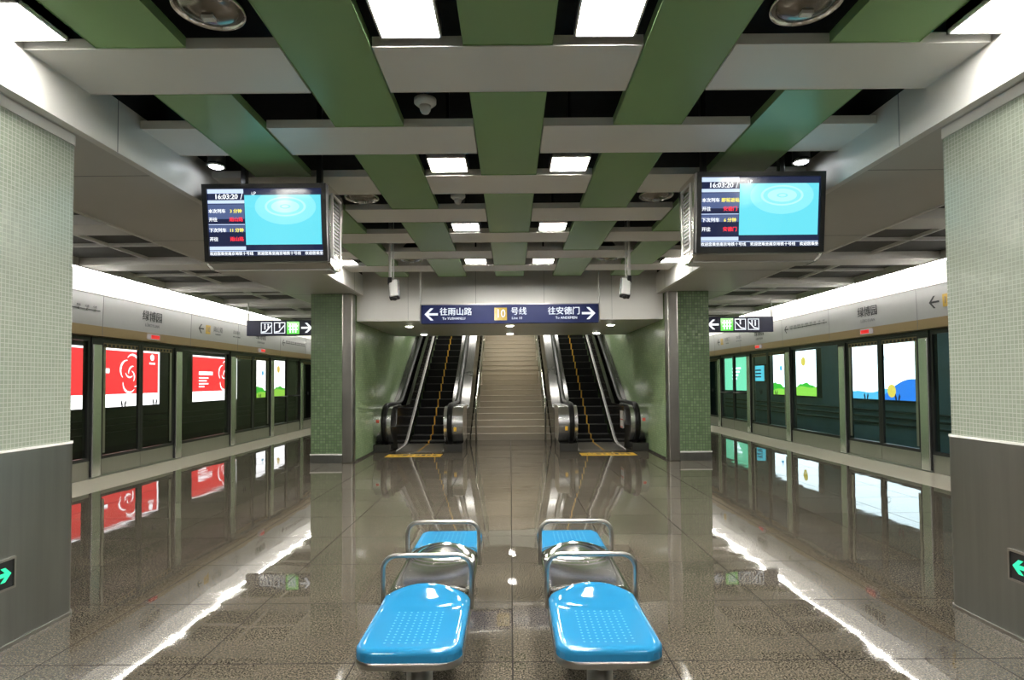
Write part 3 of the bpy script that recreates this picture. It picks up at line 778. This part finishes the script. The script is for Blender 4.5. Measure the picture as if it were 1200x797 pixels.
# ------------------------------------------------------------------ escalators
def zs(y):                                   # line through the step noses
    return max(0.0, .571 * (y - 13.37))
def smooth_path(pts, n=8, r=.35):
    """round the corners of a y-z polyline"""
    out = [pts[0]]
    for a, p, c in zip(pts, pts[1:], pts[2:]):
        a, p, c = Vector(a), Vector(p), Vector(c)
        l = min(r, (a - p).length * .49, (c - p).length * .49)
        q0, q1 = p + (a - p).normalized() * l, p + (c - p).normalized() * l
        for k in range(n + 1):
            t = k / n; out.append(tuple(q0 * (1 - t) ** 2 + p * 2 * t * (1 - t) + q1 * t * t))
    out.append(pts[-1]); return out
def escalator(s):
    word = SIDE[s]
    r = root('escalator', (s * 1.875, 11.7, 0), 'escalator %s of the stairs, dark steps with yellow centre line' % word, 'escalator', 'escalators')
    ox, oy = s * 1.875, 11.7
    def X(x): return s * x - ox
    YE = 20.8
    def arcpts(cy, cz, rad, a0, a1, n=14): return [(cy + rad * math.cos(math.radians(a0 + (a1 - a0) * k / n)) - oy, cz + rad * math.sin(math.radians(a0 + (a1 - a0) * k / n))) for k in range(n + 1)]
    kink = (13.62 - oy, .95); top = (YE - oy, .95 + .571 * (YE - 13.62))
    # moving handrails: flat top run, round nose, short return
    for xc, side in ((2.57, 'outer'), (1.24, 'inner')):
        path = arcpts(12.1, .56, .39, 262, 90) + smooth_path([(12.3 - oy, .95), kink, top], r=.3)
        pts = [(X(xc), y, z) for y, z in path]
        MB().tube(pts, .036, 10, flat=1.45).build('handrail', 'rubber', r)
        # newel drum of polished steel inside the handrail loop
        prof = arcpts(12.1, .56, .355, 250, 90) + [(13.0 - oy, .915), (13.0 - oy, .18), (12.0 - oy, .18)]
        x0, x1 = (2.43, 2.785) if side == 'outer' else (.97, 1.36)
        nw = MB().prism(prof, 'x', X(x0), X(x1), True).build('newel', 'bright_steel', r)
        base = MB().box(X(x0 + .01), X(x1 - .01), .03, 1.4, 0, .16, .01).build('newel_base', 'cladding', r)
        b = MB(); xm = (x0 + x1) / 2
        if side == 'outer':
            b.box(X(2.66), X(2.72), 12.1 - .357 - oy, 12.1 - .34 - oy, .60, .66); b.build('red_button', 'notice_red', nw)
        else:
            b.box(X(1.10), X(1.15), 12.1 - .357 - oy, 12.1 - .34 - oy, .42, .50); b.build('yellow_label', 'yellow', nw)
        # dark inner wall of the balustrade
        ins = (2.36, 2.44) if side == 'outer' else (1.30, 1.38)
        poly = [(12.15 - oy, .03), (12.0 - oy, .5), (12.15 - oy, .88), (13.60 - oy, .90), (YE - oy, .90 + .571 * (YE - 13.6)), (YE - oy, zs(YE) - .1), (13.5 - oy, .03)]
        MB().prism(poly, 'x', X(ins[0]), X(ins[1])).build('balustrade', 'dark_glass', r)
        # bright skirt edge that follows the steps
        sk = (2.332, 2.355) if side == 'outer' else (1.385, 1.405)
        pts = smooth_path([(11.95 - oy, .02), (13.12 - oy, .045), (YE - oy, .045 + .585 * (YE - 13.12))], r=.3)
        poly = pts + [(y, z - .022) for y, z in pts[::-1]]
        MB().prism(poly, 'x', X(sk[0]), X(sk[1])).build('skirt_edge', 'white_panel', r)
        if side == 'outer':
            poly = [(12.9 - oy, .72), (13.64 - oy, .78), (YE - oy, .78 + .571 * (YE - 13.62)), (YE - oy, zs(YE) - .4), (13.6 - oy, .0), (12.9 - oy, 0)]
            MB().prism(poly, 'x', X(2.62), X(2.785)).build('outer_deck', 'cladding', r)
        else:
            poly = [(12.9 - oy, .80), (13.64 - oy, .86), (YE - oy, .86 + .571 * (YE - 13.62)), (YE - oy, zs(YE) - .4), (13.6 - oy, .0), (12.9 - oy, 0)]
            MB().prism(poly, 'x', X(.97), X(1.30)).build('side_cladding', 'cladding', r)
    # landing plate and combs
    MB().box(X(1.40), X(2.33), .05, 1.62, 0, .018, .004).build('landing_plate', 'floor_plate', r)
    b = MB(); b.box(X(1.86), X(1.89), .06, 1.63, .018, .021); b.build('centre_line', 'yellow_line', r)
    # steps
    for k in range(21):
        y = 13.3 + .35 * k; z = [.07, .17][k] if k < 2 else .2 * k - .03
        st = MB().prism([(y - oy, z - .30 if k > 1 else 0.0), (y - oy, z - .02), (y + .01 - oy, z), (y + .40 - oy, z), (y + .40 - oy, z - .30 if k > 1 else 0.0)], 'x', X(1.405), X(2.325)).build('step', 'step_metal', r)
        MB().box(X(1.41), X(2.32), y - .002 - oy, y + .012 - oy, z - .006, z + .002).build('nose_strip', 'step_edge', st)
        b = MB(); b.box(X(1.862), X(1.892), y - .004 - oy, y - oy, max(.02, z - .2), z + .001); b.box(X(1.862), X(1.892), y - oy, y + .345 - oy, z, z + .003)
        b.build('yellow_line', 'yellow_line', st)
    if s > 0:                                  # notice sheet on the inner face of the newel
        n = MB().box(X(2.345), X(2.352), 12.15 - oy, 12.45 - oy, .42, .78).build('notice', 'notice', r)
        b = MB()
        for z in (.43, .59): b.box(X(2.342), X(2.346), 12.16 - oy, 12.44 - oy, z, z + .02)
        b.build('red_rule', 'notice_red', n)
    return r
for s in (-1, 1):
    escalator(s)
    m = root('floor_marking', (s * 1.87, 11.25, 0), 'yellow caution strip on the floor before the %s escalator' % SIDE[s], 'caution strip', 'yellow caution strips')
    MB().box(-.53, .53, -.2, .2, .0, .004, .001).build('strip', 'yellow', m)
    MB().text('小心脚下 注意安全', .24, (0, 0, .0055), Matrix.Rotation(-PI / 2, 4, 'X'), squash=.45).build('lettering', 'ink', m)

# ------------------------------------------------------------------ stairs
st = root('staircase', (0, 14.1, 0), 'wide pale stone staircase between the two escalators', 'staircase')
for k in range(1, 29):
    y = .3 * (k - 1); z = .148 * k
    q = MB().prism([(y, max(0, z - .4)), (y, z - .02), (y - .015, z - .015), (y - .015, z), (y + .33, z), (y + .33, max(0, z - .4))], 'x', -.965, .965).build('step', 'stair_stone', st)
    MB().box(-.96, .96, y - .017, y + .035, z - .004, z + .0015).build('nosing_strip', 'stair_nosing', q)
for s in (-1, 1):
    pts = [(0, -.15, 0.0), (0, -.15, 1.0)] + [(0, y, z) for y, z in smooth_path([(-.15, 1.0), (.12, 1.06), (7.2, 1.06 + .4933 * 7.08)], r=.1)]
    r = MB().tube(pts, .024, 10).build('handrail', 'chrome', st, (s * .83, 0, 0))
    for k in range(1, 6):
        y = 1.3 * k
        zz = .148 * (math.floor(y / .3) + 1)
        MB().tube([(0, y, zz - .01), (0, y, 1.06 + .4933 * (y - .12))], .016, 8).build('post', 'chrome', r)
    b = MB().prism([(-.12, .12), (-.12, .9), (.12, .96), (7.0, .96 + .4933 * 6.9), (7.0, .16 + .4933 * 7.0), (0.1, .25)], 'x', -.005, .005)
    b.build('glass_panel', 'glass_clear', r)

# ------------------------------------------------------------------ benches
def seat_surface(half, L, zfun, r0, r1, thick, nx=16, ny=18):
    """seat shell over y 0..L, corners rounded by r0 (front) and r1 (back)"""
    mb = MB(); bm = mb.bm
    def hw(y):
        w = half
        if r0 and y < r0: w = half - r0 + math.sqrt(max(0, r0 * r0 - (r0 - y) ** 2))
        if r1 and y > L - r1: w = half - r1 + math.sqrt(max(0, r1 * r1 - (y - (L - r1)) ** 2))
        return w
    ys = [L * .5 * (1 - math.cos(PI * j / ny)) for j in range(ny + 1)]
    T, B = [], []
    for y in ys:
        w = hw(y); ra, rb = [], []
        for i in range(nx + 1):
            t = math.sin((i / nx - .5) * PI)
            x = t * w; z = zfun(x, y)
            e = min(w - abs(x) + (half - w) * 0, y if r0 else 9, (L - y) if r1 else 9)
            rr = .022
            if e < rr: z -= rr - math.sqrt(max(0, rr * rr - (rr - e) ** 2))
            ra.append(bm.verts.new((x, y, z))); rb.append(bm.verts.new((x, y, min(z - .012, zfun(x, y) - thick))))
        T.append(ra); B.append(rb)
    fs = []
    for j in range(ny):
        for i in range(nx):
            f = bm.faces.new((T[j][i], T[j][i + 1], T[j + 1][i + 1], T[j + 1][i])); f.smooth = True; fs.append(f)
            f = bm.faces.new((B[j][i], B[j + 1][i], B[j + 1][i + 1], B[j][i + 1])); f.smooth = True; fs.append(f)
        for i in (0, nx): fs.append(bm.faces.new((T[j][i], T[j + 1][i], B[j + 1][i], B[j][i])))
    for j in (0, ny):
        for i in range(nx): fs.append(bm.faces.new((T[j][i], T[j][i + 1], B[j][i + 1], B[j][i])))
    bmesh.ops.recalc_face_normals(bm, faces=fs)
    return mb
def bench(x, label):
    r = root('bench', (x, 2.17, 0), label, 'bench', 'platform benches')
    H, W = .43, .203
    R = .065
    def ridge(x, d): return R * max(0, 1 - (x / W) ** 2) * math.exp(-(d / .075) ** 2)
    L1, L2 = .53, 1.21; LE = 1.74
    z1 = lambda x, y: H + ridge(x, L1 - y) - .006 * math.sin(PI * min(1, y / L1)) * (1 - (x / W) ** 2)
    a = seat_surface(W, L1, z1, .075, 0, .046).build('seat', 'blue_seat', r); a['label'] = 'blue seat at the near end'
    m = seat_surface(W, L2 - L1, lambda x, y: H + ridge(x, y) + ridge(x, L2 - L1 - y) - .022 * math.sin(PI * y / (L2 - L1)) * (1 - (x / W) ** 2), 0, 0, .03, ny=26).build('centre_table', 'chrome', r, (0, L1, 0)); m['label'] = 'polished steel middle seat'
    c = seat_surface(W, LE - L2, z1, .075, 0, .046).build('seat', 'blue_seat', r, (0, LE, 0), (0, 0, PI)); c['label'] = 'blue seat at the far end'
    for k, y in enumerate((0, LE)):
        f = seat_surface(W + .002, L1, lambda x, y: H - .040, .08, 0, .018).build('seat_rim', 'steel', r, (0, y, 0), (0, 0, PI * k))
    for y in (L1 + .02, L2 - .02):
        zt = H + .185
        arcs = [(-W - .002, H - .06), (-W - .002, zt - .065)]
        for q in range(1, 7):
            t = PI / 2 * q / 6; arcs.append((-W - .002 + .065 * (1 - math.cos(t)), zt - .065 + .065 * math.sin(t)))
        arcs += [(-q[0], q[1]) for q in arcs[::-1]]
        MB().tube([(px, y, pz) for px, pz in arcs], .0118, 10).build('armrest', 'steel', r)
    MB().box(-.04, .04, .12, LE - .12, H - .14, H - .075, .008).build('beam', 'steel', r)
    for y in (.32, LE - .32):
        p = MB().lathe([(.055, .0), (.055, H - .14), (0, H - .14)], (0, y, 0), seg=24).build('pedestal', 'steel', r)
        MB().lathe([(.12, 0), (.12, .008), (.11, .014), (.055, .014)], (0, y, 0), seg=28).build('foot_plate', 'steel_dark', p)
        MB().box(-.16, .16, y - .03, y + .03, H - .1, H - .06, .006).build('bracket', 'steel', r)
    return r
bench(-.393, 'bench with blue end seats and steel middle, left of the floor centre line')
bench(.368, 'bench with blue end seats and steel middle, right of the floor centre line')

# ------------------------------------------------------------------ hanging displays
def display(s, x, y, z, rows, label):
    """x, y, z: middle of the front face"""
    r = root('hanging_display', (x, y, z), label, 'display', 'hanging passenger displays')
    W, Hh = .525, .325
    tilt = math.radians(6)
    ti = math.tan(tilt)
    dep = .44
    prof = [(.03 - ti * .33, .325), (.03 + ti * .33, -.335), (.16, -.372), (dep - .12, -.372), (dep - .05, -.335), (dep + .0, .30), (dep - .05, .335)]
    sh = MB().prism(prof, 'x', -W + .015, W - .015).build('housing', 'steel', r)
    # vented end plates
    for e in (-1, 1):
        x0, x1 = sorted((e * (W - .015), e * (W + .012)))
        ep = MB().prism(prof, 'x', x0, x1).build('end_plate', 'chrome', r)
        x0, x1 = sorted((e * (W + .0125), e * (W + .016)))
        b = MB()
        for k in range(14):
            zz = .20 - .032 * k
            b.prism([(.13, zz), (.31, zz), (.31, zz + .014), (.13, zz + .014)], 'x', x0, x1)
        b.build('vent_slot', 'black', ep)
        x0, x1 = sorted((e * (W + .012), e * (W + .022)))
        b = MB()
        b.prism([(.09, .26), (.35, .26), (.35, .28), (.09, .28)], 'x', x0, x1); b.prism([(.11, -.28), (.33, -.28), (.33, -.26), (.11, -.26)], 'x', x0, x1)
        b.prism([(.09, .26), (.11, -.26), (.125, -.26), (.105, .26)], 'x', x0, x1); b.prism([(.35, .26), (.33, -.26), (.315, -.26), (.335, .26)], 'x', x0, x1)
        b.build('vent_frame', 'steel', ep)
    MB().box(-W + .02, W - .02, .15, dep - .11, -.380, -.370).build('base_tray', 'grey_panel', r)
    Rt = Matrix.Rotation(tilt, 4, 'X')
    def put(mb, name, mat, par): return mb.xform(Rt).build(name, mat, par)
    mb = bars(MB(), -W, W, -Hh, Hh, .038, -.012, .04, bot=.045)
    fr = put(mb, 'bezel', 'black', r)
    scr = put(MB().box(-W + .038, W - .038, .004, .03, -Hh + .045, Hh - .038), 'screen', 'scr_navy', r)
    L, T, Bm = -W + .042, Hh - .042, -Hh + .05
    sx = -.175                                   # split between the table and the picture
    put(quad(L, sx - .004, T - .035, T, .001), 'pale_bar', 'scr_pale', scr)
    put(quad(L, sx + .002, T - .118, T - .092, .001), 'pale_bar', 'scr_pale', scr)
    put(quad(L, sx - .0, Bm + .048, Bm + .078, .001), 'pale_bar', 'scr_pale', scr)
    put(quad(L, sx, Bm + .262 - .002, Bm + .266, .0005), 'pale_rule', 'scr_pale', scr)
    put(quad(L, sx, Bm + .31, T - .125, .001), 'slate_bar', 'scr_bar', scr)
    put(quad(L, sx, Bm + .20, Bm + .255, .001), 'slate_bar', 'scr_bar', scr)
    put(quad(L, W - .044, Bm + .036, Bm + .042, .001), 'pale_rule', 'scr_pale', scr)
    # picture of a pale ripple on cyan
    pic = put(quad(sx + .004, W - .05, Bm + .092, T - .05, .0015), 'picture', 'scr_cyan', scr)
    cx, cz = .175, .135
    def ell(a, bb, yy, n=36): 
        x0, x1, z0, z1 = sx + .004, W - .05, Bm + .092, T - .05
        return MB().prism([(min(x1, max(x0, cx + a * math.cos(2 * PI * k / n))), min(z1, max(z0, cz + bb * math.sin(2 * PI * k / n)))) for k in range(n)], 'y', yy, yy + .001)
    for k, (a, bb, mm) in enumerate(((.26, .15, 'scr_cyan2'), (.175, .082, 'scr_cyan3'), (.155, .07, 'scr_cyan2'), (.12, .052, 'scr_cyan3'), (.045, .018, 'scr_cyan2'), (.03, .011, 'scr_cyan3'))):
        put(ell(a, bb, .0010 - .0012 * k), 'ripple', mm, pic)
    b = MB(); b.text('16:03:20', .058, (-.325, .0, T - .064), bold=.001); b.text('/', .07, (-.195, 0, T - .064)); put(b, 'clock_digits', 'scr_white', scr)
    w = MB()
    ys = [T - .185, T - .255, T - .345, T - .42]
    w.text('本次列车', .037, (L + .076, 0, ys[0]), bold=.0006); w.text('开往', .037, (L + .04, 0, ys[1]), bold=.0006)
    w.text('下次列车', .037, (L + .076, 0, ys[2]), bold=.0006); w.text('开往', .037, (L + .04, 0, ys[3]), bold=.0006)
    for q, (mm, nm, tz) in enumerate((('scr_yellow', 'minutes_text', .037), ('scr_red', 'destination_text', .039)) * 2):
        put(MB().text(rows[q], tz, (-.247, 0, ys[q]), bold=.0007), nm, mm, scr)
    w.text('欢迎您乘坐南京地铁十号线    欢迎您乘坐南京地铁十号线    欢迎您乘坐', .031, (.0, 0, Bm + .016), bold=.0004)
    w.text('i.P', .04, (-.09, 0, T - .038))
    put(w, 'white_text', 'scr_white', scr)
    for e in (-.265, .40 if s < 0 else -.40):
        e2 = e if s < 0 else (.265 if e == -.265 else e)
        rod = MB().box(e2 - .022, e2 + .022, .16, .22, .31, 4.0 - z, .004).build('hanger', 'black_metal', r)
    return r
display(-1, -2.075, 4.9, 2.785, ['3 分钟', '雨山路', '11 分钟', '雨山路'], 'hanging display on the left showing 3 and 11 minutes')
display(1, 2.06, 4.72, 2.79, ['即将进站', '安德门', '6 分钟', '安德门'], 'hanging display on the right with train about to arrive')

# ------------------------------------------------------------------ cameras
for s in (-1, 1):
    r = root('security_camera', (s * 1.63, 7.88, 2.55), 'white security camera on a ceiling pole, %s one' % SIDE[s], 'security camera', 'pole mounted security cameras')
    MB().tube([(-s * 0, 0, .28), (0, 0, 1.45)], .022, 10).build('pole', 'cctv_white', r)
    MB().tube([(s * -.045, 0, .1), (s * -.045, 0, 1.45)], .008, 8).build('cable', 'cctv_white', r)
    br = MB().box(-.03, .03, -.03, .03, .20, .30, .008).build('bracket', 'black', r)
    R1 = Matrix.Translation((-s * .06, -.03, .14)) @ Matrix.Scale(.74, 4) @ Matrix.Rotation(s * .18, 4, 'Y') @ Matrix.Rotation(math.radians(58), 4, 'X')
    body = MB().box(-.095, .095, -.24, .2, -.055, .050, .025, 3).xform(R1).build('body', 'black', r)
    MB().box(-.078, .078, -.222, .17, .045, .066, .018, 3).xform(R1).build('sun_hood', 'cctv_white', r)
    MB().lathe([(0, -.256), (.04, -.256), (.045, -.24), (0, -.236)], (0, 0, 0), 'y').xform(R1).build('lens', 'black', r)

# ------------------------------------------------------------------ signs
r = root('overhead_sign', (0, 9.85, 2.57), 'navy overhead direction sign with yellow line 10 square before the bulkhead', 'sign')
MB().box(-1.51, 1.51, 0, .12, -.16, .16, .006).build('sign_box', 'navy', r)
MB().box(-1.52, 1.52, -.004, .124, .16, .172).build('top_edge', 'steel', r)
for d in (-1, 1): arrow(MB(), d * 1.34, 0, .23, -.003, d).build('arrow', 'white_lit', r)
for t, z, x, h in (('往雨山路', .138, -.92, .035), ('To YUSHANLU', .06, -.955, -.075), ('号线', .138, .15, .035), ('Line 10', .06, .12, -.075), ('往安德门', .138, .92, .035), ('To ANDEMEN', .06, .96, -.075)):
    MB().text(t, z, (x, -.004, h), bold=.002 if z > .1 else .0006).build('lettering', 'white_lit', r)
sq = MB().box(-.265, -.05, -.004, .0, -.11, .105).build('line_badge', 'sign_yellow', r)
MB().text('10', .20, (-.158, -.008, -.002), bold=.002, squash=.85).build('numeral', 'white_lit', sq)
for e in (-1, 1):
    MB().tube([(e * 1.53, .06, -.15), (e * 1.53, .06, 1.43)], .014, 8).build('hanger', 'cctv_white', r)

def side_sign(s):
    # spans from the wall outwards; s=-1 left
    x0, x1 = 3.93, 5.30
    yw = 11.65
    r = root('platform_sign', (s * (x0 + x1) / 2, yw, 2.53), 'dark blue platform sign with icons and arrow on the %s' % SIDE[s], 'sign', 'side platform signs')
    h = (x1 - x0) / 2
    MB().box(-h, h, 0, .1, -.155, .155, .005).build('sign_box', 'ink_navy', r)
    d = -s
    arrow(MB(), d * .525, 0, .22, -.003, d).build('arrow', 'white_lit', r)
    gx = d * .25
    gb = MB().box(gx - .125, gx + .125, -.004, 0, -.125, .125).build('gate_badge', 'sign_green', r)
    g = MB()
    for k in (-1, 0, 1): g.box(gx + k * .055 - .014, gx + k * .055 + .014, -.007, -.004, -.10, .085)
    g.box(gx - .09, gx + .09, -.0065, -.004, .02, .045); g.box(gx - .09, gx + .09, -.0065, -.004, -.045, -.022)
    g.build('gate_symbol', 'white_lit', gb)
    for q, ix in enumerate((d * -.02, d * -.285)):
        w = MB(); bars(w, ix - .112, ix + .112, -.112, .112, .014, -.004, -.001)
        w.prism([(ix - .09, .0 - .07), (ix - .02, -.06), (ix + .09, .06 ), (ix + .09, .03), (ix - .01, -.085), (ix - .09, -.095)] if s < 0 else [(ix + .09, -.07), (ix + .02, -.06), (ix - .09, .06), (ix - .09, .03), (ix + .01, -.085), (ix + .09, -.095)], 'y', -.005, -.002)
        if q == 1:
            for k in (-.03, .035): 
                w.box(ix + k - .012, ix + k + .012, -.006, -.002, -.03, .05); w.lathe([(0, -.006), (.016, -.006), (.016, -.002), (0, -.002)], (ix + k, 0, .07), 'y', 12)
        else:
            w.box(ix - .012, ix + .012, -.006, -.002, 0, .06); w.lathe([(0, -.006), (.016, -.006), (.016, -.002), (0, -.002)], (ix, 0, .08), 'y', 12)
        w.build('escalator_symbol' if q == 0 else 'stairs_symbol', 'white_lit', r)
    for e in (-1, 1): MB().tube([(e * (h - .012), .05, .15), (e * (h - .012), .05, .53)], .012, 8).build('hanger', 'cctv_white', r)
for s in (-1, 1): side_sign(s)

for s in (-1, 1):
    r = root('exit_sign', (s * 2.733, 3.03, .40), 'low black exit sign with green arrow on the %s pillar cladding' % SIDE[s], 'exit sign', 'low exit signs', rz=-s * PI / 2)
    bars(MB(), -.185, .185, -.085, .085, .012, -.014, 0).build('frame', 'steel', r)
    MB().box(-.173, .173, -.008, 0, -.073, .073).build('face', 'black', r)
    b = MB(); arrow(b, -s * .115, 0, .085, -.0105, -s, .26)
    b.build('arrow', 'exit_green', r)

# ------------------------------------------------------------------ world, camera, view
w = bpy.data.worlds.new('world'); SC.world = w; w.use_nodes = True
w.node_tree.nodes['Background'].inputs[0].default_value = (0.02, 0.02, 0.02, 1)
w.node_tree.nodes['Background'].inputs[1].default_value = 0.0

F = 680.0
cam = bpy.data.cameras.new('camera'); cam.sensor_width = 36; cam.lens = F / 1200 * 36
cam.shift_x = 2 / 1200; cam.shift_y = 28.5 / 1200; cam.clip_start = .05; cam.clip_end = 100
co = bpy.data.objects.new('camera', cam); COL.objects.link(co)
co.matrix_world = Matrix.Translation((0, 0, 1.42)) @ Matrix.Rotation(math.radians(90 + 1.68), 4, 'X') @ Matrix.Rotation(math.radians(-.45), 4, 'Z')
SC.camera = co
vs = SC.view_settings
SC.display_settings.display_device = 'sRGB'
vs.view_transform = 'Standard'; vs.look = 'None'; vs.exposure = 0.42; vs.gamma = 1.0; vs.use_curve_mapping = False
SC.cycles.max_bounces = 10; SC.cycles.diffuse_bounces = 5; SC.cycles.glossy_bounces = 5; SC.cycles.transparent_max_bounces = 16
SC.cycles.sample_clamp_indirect = 6.0
SC.cycles.caustics_reflective = False; SC.cycles.caustics_refractive = False
SC.cycles.use_denoising = True
